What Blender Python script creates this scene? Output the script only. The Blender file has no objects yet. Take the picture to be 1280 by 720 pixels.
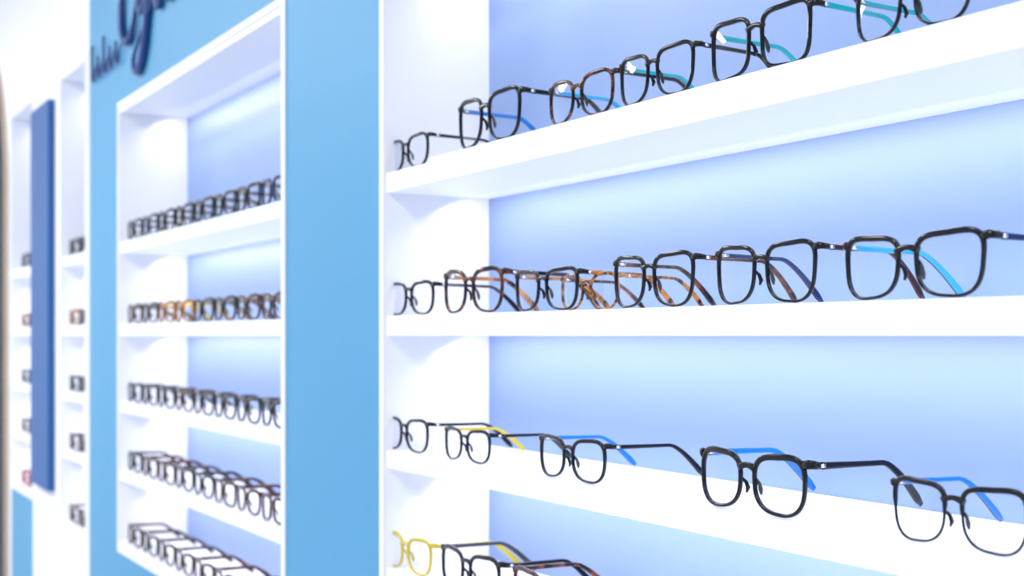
import bpy, bmesh, math, random
from mathutils import Vector, Matrix
random.seed(7)
D=0.72; H=1.5; F=1600.0
TH=math.atan(940/F); CT,ST=math.cos(TH),math.sin(TH)
DEP=0.22*D
scn=bpy.context.scene
scn.view_settings.view_transform='Standard'
scn.view_settings.look='None'
scn.view_settings.exposure=0.0

# ---------------- materials
def mat(name,col,rough=0.5,metal=0.0,emis=None,es=0.0,coat=0.0,bump=0.0,bscale=200,var=0.0,vscale=6,ior=1.5):
    m=bpy.data.materials.new(name); m.use_nodes=True
    nt=m.node_tree; b=nt.nodes['Principled BSDF']
    b.inputs['Base Color'].default_value=(*col,1); b.inputs['Roughness'].default_value=rough
    b.inputs['Metallic'].default_value=metal; b.inputs['Coat Weight'].default_value=coat; b.inputs['IOR'].default_value=ior
    if emis: b.inputs['Emission Color'].default_value=(*emis,1); b.inputs['Emission Strength'].default_value=es
    if bump or var:
        tc=nt.nodes.new('ShaderNodeTexCoord'); n=nt.nodes.new('ShaderNodeTexNoise')
        nt.links.new(tc.outputs['Object'],n.inputs['Vector'])
        n.inputs['Scale'].default_value=bscale if bump else vscale
        if bump:
            bp=nt.nodes.new('ShaderNodeBump'); bp.inputs['Strength'].default_value=bump; bp.inputs['Distance'].default_value=0.001
            nt.links.new(n.outputs['Fac'],bp.inputs['Height']); nt.links.new(bp.outputs['Normal'],b.inputs['Normal'])
        if var:
            n2=nt.nodes.new('ShaderNodeTexNoise'); n2.inputs['Scale'].default_value=vscale
            nt.links.new(tc.outputs['Object'],n2.inputs['Vector'])
            r=nt.nodes.new('ShaderNodeValToRGB')
            r.color_ramp.elements[0].color=(*[c*(1-var) for c in col],1); r.color_ramp.elements[1].color=(*[min(1,c*(1+var)) for c in col],1)
            nt.links.new(n2.outputs['Fac'],r.inputs['Fac']); nt.links.new(r.outputs['Color'],b.inputs['Base Color'])
    return m
M_blue=mat('blue_wall_paint',(0.070,0.325,0.58),0.5,bump=0.1,var=0.05,vscale=2)
M_white=mat('white_laminate',(0.90,0.91,0.94),0.5,var=0.01)
M_shelf=mat('acrylic_shelf_added_glow',(0.84,0.88,0.95),0.5,emis=(0.92,0.94,1.0),es=0.10,var=0.01)  # slight emission added to whiten the shelf undersides; the shelves are no lamps
M_back=mat('lavender_back_panel',(0.225,0.335,0.60),0.45,var=0.03,vscale=3)
M_navy=mat('navy_paint',(0.008,0.10,0.34),0.5,var=0.05)
M_sign=mat('navy_sign_letter',(0.008,0.05,0.22),0.4,var=0.05)
M_floor=mat('pale_floor',(0.62,0.64,0.68),0.35,var=0.06,vscale=2)
M_ceil=mat('white_ceiling',(0.85,0.86,0.88),0.7,var=0.01)
M_dark=mat('painted_doorway_shade',(0.01,0.012,0.02),0.6,var=0.1)  # near-black colour carries the shade of the open archway
M_beige=mat('arch_trim',(0.45,0.36,0.28),0.5,var=0.05)
M_lamp=mat('lamp_diffuser',(0.9,0.9,0.9),0.4,emis=(1,1,1),es=5)
M_metal=mat('hinge_metal',(0.8,0.8,0.82),0.2,1.0)
def acet(n,c,r=0.09): return mat('acetate_'+n,c,r,ior=1.42)
A={'black':acet('black',(0.002,0.002,0.004)),'navy':acet('navy',(0.006,0.02,0.10)),
 'blue':acet('blue',(0.01,0.18,0.60)),'teal':acet('teal',(0.005,0.42,0.50)),'yellow':acet('yellow',(0.62,0.50,0.03)),
 'brown':acet('brown',(0.05,0.012,0.008)),'red':acet('red',(0.35,0.015,0.02)),'gold':mat('gold_metal',(0.75,0.5,0.15),0.25,1.0),
 'grey':acet('grey',(0.04,0.045,0.055)),'cyan':acet('cyan',(0.02,0.40,0.80)),'green':acet('green',(0.01,0.16,0.14)),
 'silver':M_metal}
def tort(nm,c2,p):
    m=mat('acetate_'+nm,(0.1,0.03,0.01),0.09,ior=1.42); nt=m.node_tree; b=nt.nodes['Principled BSDF']
    tc=nt.nodes.new('ShaderNodeTexCoord'); n=nt.nodes.new('ShaderNodeTexNoise'); n.inputs['Scale'].default_value=90
    r=nt.nodes.new('ShaderNodeValToRGB'); e=r.color_ramp.elements
    e[0].position=p; e[0].color=(0.008,0.004,0.003,1); e[1].position=p+0.15; e[1].color=(*c2,1)
    nt.links.new(tc.outputs['Object'],n.inputs['Vector']); nt.links.new(n.outputs['Fac'],r.inputs['Fac']); nt.links.new(r.outputs['Color'],b.inputs['Base Color'])
    return m
A['tort']=tort('tortoise',(0.16,0.045,0.012),0.48)
A['amber']=tort('amber',(0.50,0.20,0.03),0.40)
M_lens=bpy.data.materials.new('clear_lens'); M_lens.use_nodes=True
nt=M_lens.node_tree; nt.nodes.clear()
o=nt.nodes.new('ShaderNodeOutputMaterial'); mx=nt.nodes.new('ShaderNodeMixShader'); tr=nt.nodes.new('ShaderNodeBsdfTransparent'); gl=nt.nodes.new('ShaderNodeBsdfGlossy')
fr=nt.nodes.new('ShaderNodeFresnel'); fr.inputs['IOR'].default_value=1.55
tr.inputs['Color'].default_value=(0.98,0.99,1,1); gl.inputs['Roughness'].default_value=0.02
nt.links.new(fr.outputs[0],mx.inputs[0]); nt.links.new(tr.outputs[0],mx.inputs[1]); nt.links.new(gl.outputs[0],mx.inputs[2]); nt.links.new(mx.outputs[0],o.inputs[0])

# ---------------- helpers
def boxes(name,lst,mats,parent=None,bev=0.0):
    bm=bmesh.new()
    for b in lst:
        x0,x1,y0,y1,z0,z1=b[:6]; mi=b[6] if len(b)>6 else 0
        r=bmesh.ops.create_cube(bm,size=1)
        for v in r['verts']:
            v.co=Vector(((x0+x1)/2+v.co.x*(x1-x0),(y0+y1)/2+v.co.y*(y1-y0),(z0+z1)/2+v.co.z*(z1-z0)))
        for f in set(f for v in r['verts'] for f in v.link_faces): f.material_index=mi
    me=bpy.data.meshes.new(name); bm.to_mesh(me); bm.free()
    for m in mats: me.materials.append(m)
    ob=bpy.data.objects.new(name,me); scn.collection.objects.link(ob)
    if parent: ob.parent=parent
    if bev:
        md=ob.modifiers.new('bevel','BEVEL'); md.width=bev; md.segments=2
    return ob
def empty(name):
    e=bpy.data.objects.new(name,None); scn.collection.objects.link(e); e.empty_display_size=0.1; return e
def S(u): return u*D
def Z(u): return H+u*D
CEIL=2.9
TOP=0.736; BOT=-0.68
# ---------------- room shell
XR=D
alc=[(0.65,2.168),(2.70,4.20),(4.69,5.13),(5.72,6.26)]   # openings in D units
WB=XR+0.30
def solid(y0,y1,z0,z1,mi=0):
    boxes('wall_right',[(XR,WB,S(y0),S(y1),z0,z1)],[M_white if mi else M_blue])
solid(-2.5,0.65,0,CEIL)
for (a,b) in alc[:2]:
    solid(a,b,0,Z(BOT)); solid(a,b,Z(TOP),CEIL)
solid(2.168,2.70,0,CEIL); solid(4.20,4.64,0,CEIL)
solid(4.64,4.69,0,CEIL,1); solid(4.69,5.13,0,Z(-0.72),1); solid(4.69,5.13,Z(1.0),CEIL,1); solid(5.13,5.72,0,CEIL,1)
solid(5.72,6.26,0,Z(BOT),0); solid(5.72,6.26,Z(1.02),CEIL,1); solid(6.26,6.32,0,CEIL,1)
def arch_wall():
    bm=bmesh.new(); y0,y1=S(6.32),S(7.9); c=(y0+y1)/2; r=(y1-y0)/2-0.02; zs=Z(0.70)
    n=24
    pts=[(c-r,0)]+[(c-r*math.cos(math.pi*i/n),zs+r*math.sin(math.pi*i/n)) for i in range(n+1)]+[(c+r,0)]
    out=[(y0,0)]+[(max(y0,min(y1,c-(r+3)*math.cos(math.pi*i/n))),CEIL if 0<i<n else zs) for i in range(n+1)]+[(y1,0)]
    iv=[bm.verts.new((XR,p[0],p[1])) for p in pts]; ov=[bm.verts.new((XR,p[0],p[1])) for p in out]
    for i in range(len(iv)-1): bm.faces.new((iv[i],iv[i+1],ov[i+1],ov[i]))
    r_=bmesh.ops.extrude_face_region(bm,geom=bm.faces[:])
    for v in [g for g in r_['geom'] if isinstance(g,bmesh.types.BMVert)]: v.co.x+=0.05
    bmesh.ops.recalc_face_normals(bm,faces=bm.faces[:])
    me=bpy.data.meshes.new('wall_arch'); bm.to_mesh(me); bm.free(); me.materials.append(M_white)
    ob=bpy.data.objects.new('wall_arch',me); scn.collection.objects.link(ob)
    cu=bpy.data.curves.new('trim_arch','CURVE'); cu.dimensions='3D'; sp=cu.splines.new('POLY'); sp.points.add(len(pts)-1)
    for i,p in enumerate(pts): sp.points[i].co=(XR-0.004,p[0],p[1],1)
    cu.bevel_depth=0.010; cu.materials.append(M_beige)
    oc=bpy.data.objects.new('trim_1',cu); scn.collection.objects.link(oc)
    boxes('dark_doorway_sheet_1',[(XR+0.06,XR+0.09,y0,y1,0,2.75)],[M_dark])  # dark sheet painted as the shade inside the arched opening, no door leaf
arch_wall()
boxes('floor',[(-3,XR+0.9,-4,S(8.6),-0.05,0)],[M_floor])
boxes('ceiling',[(-3,XR+0.9,-4,S(8.6),CEIL,CEIL+0.05)],[M_ceil])
boxes('wall_left',[(-3.05,-3,-4,S(8.6),0,CEIL)],[M_white])
boxes('wall_far',[(-3,XR+0.9,S(8.6),S(8.6)+0.05,0,CEIL)],[M_white])
boxes('baseboard_right',[(XR-0.012,XR-0.0005,S(-2.5),S(4.64),0.001,0.09)],[M_white])
boxes('navy_display_panel',[(XR-0.02,XR-0.0005,S(5.25),S(5.62),Z(-0.61),Z(0.93))],[M_navy],bev=0.003)

# ---------------- alcove cabinets
T=0.012
shelves=[(0.302,0.265),(0.037,0.0),(-0.211,-0.245),(-0.430,-0.465)]
def cabinet(name,a,b,top,bot,shs,trim=True):
    e=empty(name)
    y0,y1=S(a)+0.0005,S(b)-0.0005; z0,z1=Z(bot)+0.0005,Z(top)-0.0005; xb=XR+DEP
    boxes('carcass',[(XR,xb+T,y0,y0+T,z0,z1),(XR,xb+T,y1-0.002,y1,z0,z1),(XR,xb+T,y0+T,y1-0.002,z0,z0+T),(XR,xb+T,y0+T,y1-0.002,z1-T,z1)],[M_white],e)
    boxes('back_panel',[(xb,xb+T,y0+T,y1-0.002,z0+T,z1-T)],[M_back],e)
    for i,(t,bb) in enumerate(shs):
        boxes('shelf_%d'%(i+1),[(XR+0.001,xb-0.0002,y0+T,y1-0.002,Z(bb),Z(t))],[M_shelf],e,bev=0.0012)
    if trim:
        w=0.012; p=0.003
        boxes('opening_trim',[(XR-p,XR-0.0002,y0-w,y0,z0-w,z1+w),(XR-p,XR-0.0002,y1,y1+w,z0-w,z1+w),(XR-p,XR-0.0002,y0,y1,z0-w,z0),(XR-p,XR-0.0002,y0,y1,z1,z1+w)],[M_white],e)
    zs=[z1-T]+[Z(bb) for t,bb in shs]
    for k,zz in enumerate(zs):
        L=bpy.data.lights.new('led_strip','AREA'); L.shape='RECTANGLE'; L.size=0.035; L.size_y=(y1-y0)*0.97
        L.energy=0.92*(y1-y0); L.color=(1.0,0.91,0.94)
        ob=bpy.data.objects.new('led_strip_%d'%(k+1),L); scn.collection.objects.link(ob); ob.parent=e
        ob.location=(XR+DEP*0.60,(y0+y1)/2,zz-0.009); ob.rotation_euler=(0,math.radians(-23),0)
    return e
cabinet('display_cabinet',*alc[0],TOP,BOT,shelves)
cabinet('display_cabinet',*alc[1],TOP,BOT,shelves)
cabinet('display_cabinet',*alc[2],1.0,-0.72,shelves)
cabinet('display_cabinet',*alc[3],1.02,BOT,shelves)

# ---------------- eyeglasses
def sweep(bm,pts,sizes,side,mi,mi_in=None,inward=None,n=8,caps=True,closed=False,sq=0.55):
    rings=[];N=len(pts)
    for i,p in enumerate(pts):
        if closed: t=(pts[(i+1)%N]-pts[i-1]).normalized()
        else: t=(pts[min(i+1,N-1)]-pts[max(i-1,0)]).normalized()
        s=side[i] if isinstance(side,list) else side
        s=(s-t*s.dot(t)).normalized(); u=t.cross(s).normalized()
        a,b=sizes[i] if isinstance(sizes,list) else sizes
        ring=[]
        for k in range(n):
            an=2*math.pi*(k+0.5)/n; c,sn=math.cos(an),math.sin(an)
            c=math.copysign(abs(c)**sq,c); sn=math.copysign(abs(sn)**sq,sn)
            ring.append(bm.verts.new(p+s*(c*a/2)+u*(sn*b/2)))
        rings.append(ring)
    m=N if closed else N-1
    for i in range(m):
        r0,r1=rings[i],rings[(i+1)%N]
        for k in range(n):
            f=bm.faces.new((r0[k],r0[(k+1)%n],r1[(k+1)%n],r1[k])); f.material_index=mi; f.smooth=True
            if mi_in is not None:
                c=f.calc_center_median(); mid=(pts[i]+pts[(i+1)%N])/2
                if (c-mid).dot(inward)>0.0004: f.material_index=mi_in
    if caps and not closed:
        for r in (rings[0],rings[-1]):
            f=bm.faces.new(r); f.material_index=mi
def outline(cx,sgn,w,h,nt_,nb,taper,N=72):
    pts=[]
    for i in range(N):
        a=2*math.pi*i/N; c,s=math.cos(a),math.sin(a)
        n=nt_ if s>0 else nb
        t=math.copysign(abs(c)**(2/n),c)*w/2; z=math.copysign(abs(s)**(2/n),s)*h/2
        zz=z/(h/2)
        t*=1+taper*zz
        o=t/(w/2)
        if o>0: z+=0.0022*o*zz
        else: z+=0.0008*abs(o)*(-zz if zz>0 else -zz*1.5)
        pts.append((cx+sgn*t,h/2+z))
    return pts
SH={'rect':(4.6,3.5,0.035),'way':(3.9,2.7,0.07),'round':(2.5,2.2,0.02),'soft':(3.1,2.5,0.05)}
cache={}
def glasses_mesh(front,inner,shape='rect',lw=0.0535,lh=0.042,rim=0.0033,thick=0.0040,semi=False,tem=None,dropf=1.0):
    key=(front,inner,shape,lw,lh,rim,semi,tem,dropf)
    if key in cache: return cache[key]
    nt_,nb,tp=SH[shape]
    bm=bmesh.new()
    br=0.0175; z0=rim*0.5
    cx=br/2+lw/2
    fx=lambda t: 1.2*t*t
    for sgn in (1,-1):
        o=outline(cx*sgn,sgn,lw,lh,nt_,nb,tp)
        P=[Vector((fx(t),t,z+z0)) for t,z in o]
        cen=Vector((fx(cx),cx*sgn,lh/2+z0))
        sz=[]
        for p in P:
            up=(p.z-cen.z)/(lh/2)
            r=rim*(0.74+0.66*max(0,up)**1.5)
            bottom=semi and up<=0.0
            if bottom: r=0.0019
            sz.append((thick if not bottom else 0.0022,r))
        sweep(bm,P,sz,Vector((1,0,0)),0,closed=True)
        c=bm.verts.new(cen+Vector((-0.0012,0,0))); vs=[bm.verts.new(p+Vector((0.0002,0,0))) for p in P]
        mid=[bm.verts.new(cen.lerp(p,0.55)+Vector((-0.0008,0,0))) for p in P]
        for i in range(len(vs)):
            j=(i+1)%len(vs)
            f=bm.faces.new((vs[i],vs[j],mid[j],mid[i])); f.material_index=1; f.smooth=True
            f=bm.faces.new((mid[i],mid[j],c)); f.material_index=1; f.smooth=True
        pp=Vector((0.0045,sgn*(br/2-0.0005),lh*0.50))
        sweep(bm,[pp+Vector((-0.003,sgn*0.0012,0.005)),pp+Vector((0.001,0,0.001)),pp+Vector((0.003,-sgn*0.0005,-0.004)),pp+Vector((0.0025,sgn*0.0008,-0.008))],[(0.002,0.002),(0.0026,0.003),(0.0028,0.004),(0.0015,0.002)],Vector((0,1,0)),0)
        hz=lh*0.90+z0; hy=cx+lw/2*(1+tp*0.75)
        e0=Vector((fx(hy)-0.0002,sgn*(hy-0.002),hz)); tx=hy+0.0055
        e1=Vector((fx(hy)+0.0008,sgn*(hy+0.0025),hz+0.0012)); e2=Vector((fx(hy)+0.0045,sgn*tx,hz+0.0008)); e3=Vector((fx(hy)+0.010,sgn*(tx),hz))
        k=rim/0.0039
        sweep(bm,[e0,e1,e2,e3],[(0.0046,0.0080*k),(0.0046,0.0074*k),(0.004,0.0066*k),(0.0034,0.0058*k)],[Vector((1,0,0)),Vector((1,0,0)),Vector((0.7,-sgn*0.7,0)),Vector((0,-sgn,0))],0)
        sweep(bm,[e3+Vector((-0.001,sgn*0.0012,0)),e3+Vector((0.004,sgn*0.0012,0))],(0.0016,0.0034),Vector((0,1,0)),3,n=4)
        sweep(bm,[e3+Vector((-0.003,-sgn*0.0022,0)),e3+Vector((0.005,-sgn*0.0022,0))],(0.0018,0.003),Vector((0,1,0)),3,n=4)
        path=[];szs=[]
        x0=e3.x+0.0005; Lt=0.134-x0; K=22
        for i in range(K+1):
            u=i/K; x=x0+Lt*u; drop=0.002*u
            if u>0.60:
                q=(u-0.60)/0.40; drop+=dropf*(hz-0.0065)*(q**1.4)
            path.append(Vector((x,sgn*(tx-0.006*u*u),hz-drop)))
            hgt=(0.0060-0.0014*math.sin(min(1,u/0.6)*math.pi/2))*k+0.0036*max(0,(u-0.6)/0.4)
            if i==K: hgt*=0.6
            szs.append((0.0032,hgt))
        sweep(bm,path,szs,Vector((0,1,0)),4,2,Vector((0,-sgn,0)))
    bz=lh*0.74+z0; pts=[];szs=[]
    for i in range(9):
        u=i/8*2-1; y=u*(br/2+0.0015)
        pts.append(Vector((fx(y)-0.0004,y,bz+0.0030*(1-u*u))))
        szs.append((thick,rim*(1.2+0.55*abs(u))))
    sweep(bm,pts,szs,Vector((1,0,0)),0)
    bmesh.ops.recalc_face_normals(bm,faces=bm.faces[:])
    me=bpy.data.meshes.new('eyeglasses'); bm.to_mesh(me); bm.free()
    for m in (A[front],M_lens,A[inner],M_metal,A[tem or front]): me.materials.append(m)
    cache[key]=me; return me
def s_of(x,X):
    p=(x-640)/F; return X*(CT-p*ST)/(ST+p*CT)
def put(me,y,ztop,scale,off=0.012,yaw=0.0,sx=1.04):
    ob=bpy.data.objects.new('eyeglasses',me); scn.collection.objects.link(ob)
    ob.scale=(min(scale,sx),scale,scale); ob.location=(XR+off,y,ztop+0.0006); ob.rotation_euler=(0,0,yaw)
    return ob
def pair(x0,x1,row,front,inner,shape='rect',off=0.011,yaw=0,tem=None,semi=False,rim=0.0033,lh=0.042,lift=0.0,dropf=1.0,sx=1.04):
    X=XR+off
    a,b=s_of(x1,X),s_of(x0,X); w=b-a
    me=glasses_mesh(front,inner,shape,lh=lh,rim=rim,semi=semi,tem=tem,dropf=dropf)
    return put(me,(a+b)/2,Z(ROW[row])+lift,min(max(w/0.141,0.85),1.12),off,yaw,sx)
ROW=[0.302,0.037,-0.211,-0.430]
r=math.radians
cab=bpy.data.objects['display_cabinet']
PL=0.006
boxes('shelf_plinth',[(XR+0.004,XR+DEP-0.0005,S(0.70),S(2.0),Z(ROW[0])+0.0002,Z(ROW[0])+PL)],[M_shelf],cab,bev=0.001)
# top shelf
pair(480,536,0,'black','grey','soft',rim=0.0030,yaw=r(-2))
pair(563,655,0,'black','blue','way',lh=0.049,lift=PL)
pair(680,767,0,'tort','cyan','soft',lh=0.046,tem='black',lift=PL)
pair(768,868,0,'black','teal','way',lh=0.050,lift=PL)
pair(880,1016,0,'black','teal','rect',lh=0.050,lift=PL,tem='teal')
pair(1062,1215,0,'black','teal','way',lh=0.047,lift=PL)
# second shelf
pair(483,541,1,'black','cyan','soft',lh=0.041)
pair(549,628,1,'tort','amber','soft',lh=0.044,tem='black',rim=0.0036)
pair(638,722,1,'black','amber','way',lh=0.043,tem='amber')
pair(697,772,1,'amber','tort','round',lh=0.043,off=0.034,sx=0.85)
pair(760,868,1,'black','tort','way',lh=0.049,tem='tort')
pair(887,1022,1,'black','navy','way',lh=0.050,tem='brown')
pair(1045,1236,1,'black','cyan','way',lh=0.044,tem='navy')
# third shelf
pair(478,534,2,'black','green','soft',rim=0.0031)
pair(551,612,2,'black','yellow','soft')
pair(668,757,2,'black','blue','soft',lh=0.043,tem='black')
pair(867,1010,2,'black','blue','soft',lh=0.046,rim=0.0040)
pair(1105,1290,2,'black','blue','way',lh=0.047,semi=True,rim=0.0034)
# fourth shelf
pair(478,538,3,'yellow','yellow','soft',rim=0.0034,lh=0.043)
pair(545,625,3,'black','grey','soft',rim=0.0034,lh=0.042)
pair(632,735,3,'brown','tort','way')
combos=[('black','grey','way'),('tort','brown','soft'),('black','navy','rect'),('navy','black','rect'),('brown','tort','rect'),('black','black','soft'),('red','red','rect'),('amber','gold','way')]
def row(a,b,zr,pool,step=0.1305,sc=0.91):
    y=S(a)+0.080
    while y<S(b)-0.066:
        c=combos[random.choice(pool)]
        put(glasses_mesh(*c,rim=0.0054,thick=0.005,lh=0.044),y,zr,sc,0.010)
        y+=step
P=[[0,2,3,5],[0,1,5,7,1,4],[0,1,5,0],[1,4,5,0],[0,1,4,5]]
for ai in (1,2,3):
    a,b=alc[ai]
    for q in range(5):
        z=Z(ROW[q]) if q<4 else Z(-0.72 if ai==2 else BOT)+T+0.0005
        row(a,b,z,(P[q] if ai<3 or q<4 else [6]))
# ---------------- script sign above the far cabinet
def sign():
    cu=bpy.data.curves.new('shop_sign_lettering','CURVE'); cu.dimensions='3D'; cu.bevel_depth=0.0058; cu.bevel_resolution=3
    def stroke(pts,dx=0.0,k=1.0,dv=0.0):
        sp=cu.splines.new('NURBS'); sp.points.add(len(pts)-1); sp.use_endpoint_u=True; sp.order_u=3
        for i,(u,v,rr) in enumerate(pts):
            sp.points[i].co=(XR-0.009,S(4.12-(u*k+dx)),Z(0.90+v*k+dv),1); sp.points[i].radius=rr
    stroke([(0.10,0.30,0.7),(0.02,0.24,1),(-0.02,0.12,1.5),(0.03,0.02,1.6),(0.12,0.02,1.3),(0.20,0.10,0.9),(0.24,0.22,0.9)],k=0.9)
    stroke([(0.24,0.24,1.2),(0.23,0.12,1.7),(0.27,0.07,1.5),(0.34,0.14,0.9),(0.38,0.25,1.1),(0.35,0.06,1.6),(0.29,-0.08,1.6),(0.20,-0.12,1.3),(0.14,-0.06,0.8),(0.24,0.0,0.7),(0.40,0.08,0.7),(0.46,0.14,0.8)],k=0.9)
    for i,x in enumerate((0.46,0.58,0.72)):
        stroke([(x,0.20,1.2),(x-0.01,0.06,1.6),(x+0.04,0.05,1.2),(x+0.09,0.17,0.8),(x+0.12,0.14,0.8)],k=0.9)
    stroke([(0.86,0.34,1.2),(0.84,0.12,1.6),(0.87,0.05,1.4),(0.94,0.08,0.8)],k=0.9)
    for i in range(5):
        u=-0.42+i*0.085
        stroke([(u,0.05,0.55),(u-0.004,-0.02,0.6),(u+0.03,-0.03,0.5),(u+0.05,0.02,0.45),(u+0.085,0.03,0.4)])
    stroke([(-0.42,0.10,0.6),(-0.424,-0.02,0.6)]); stroke([(-0.25,0.10,0.6),(-0.254,-0.02,0.6)])
    cu.materials.append(M_sign)
    ob=bpy.data.objects.new('shop_sign_lettering',cu); scn.collection.objects.link(ob)
sign()
# ---------------- lights
for i,(x,y,en) in enumerate([(-0.9,-0.6,22),(-0.9,1.2,22),(-0.9,3.0,26),(-0.9,4.9,42)]):
    e=empty('ceiling_light')
    boxes('housing',[(x-0.32,x+0.32,y-0.32,y+0.32,CEIL-0.03,CEIL-0.0005)],[M_white],e)
    boxes('diffuser',[(x-0.29,x+0.29,y-0.29,y+0.29,CEIL-0.036,CEIL-0.0302)],[M_lamp],e)
    L=bpy.data.lights.new('panel_light','AREA'); L.shape='SQUARE'; L.size=0.56; L.energy=en; L.color=(1,0.99,0.97)
    ob=bpy.data.objects.new('panel_light',L); scn.collection.objects.link(ob); ob.location=(x,y,CEIL-0.045); ob.parent=e
w=bpy.data.worlds.new('World'); scn.world=w; w.use_nodes=True
bg=w.node_tree.nodes['Background']; bg.inputs[0].default_value=(0.95,0.97,1,1); bg.inputs[1].default_value=0.88
# ---------------- camera
cam=bpy.data.cameras.new('camera'); co=bpy.data.objects.new('camera',cam); scn.collection.objects.link(co)
co.location=(0,0,H); co.rotation_euler=(math.pi/2,0,-TH)
cam.sensor_width=36; cam.lens=36*F/1280; cam.shift_y=60/1280; cam.clip_start=0.02
cam.dof.use_dof=True; cam.dof.focus_distance=1.15; cam.dof.aperture_fstop=6.0
scn.camera=co
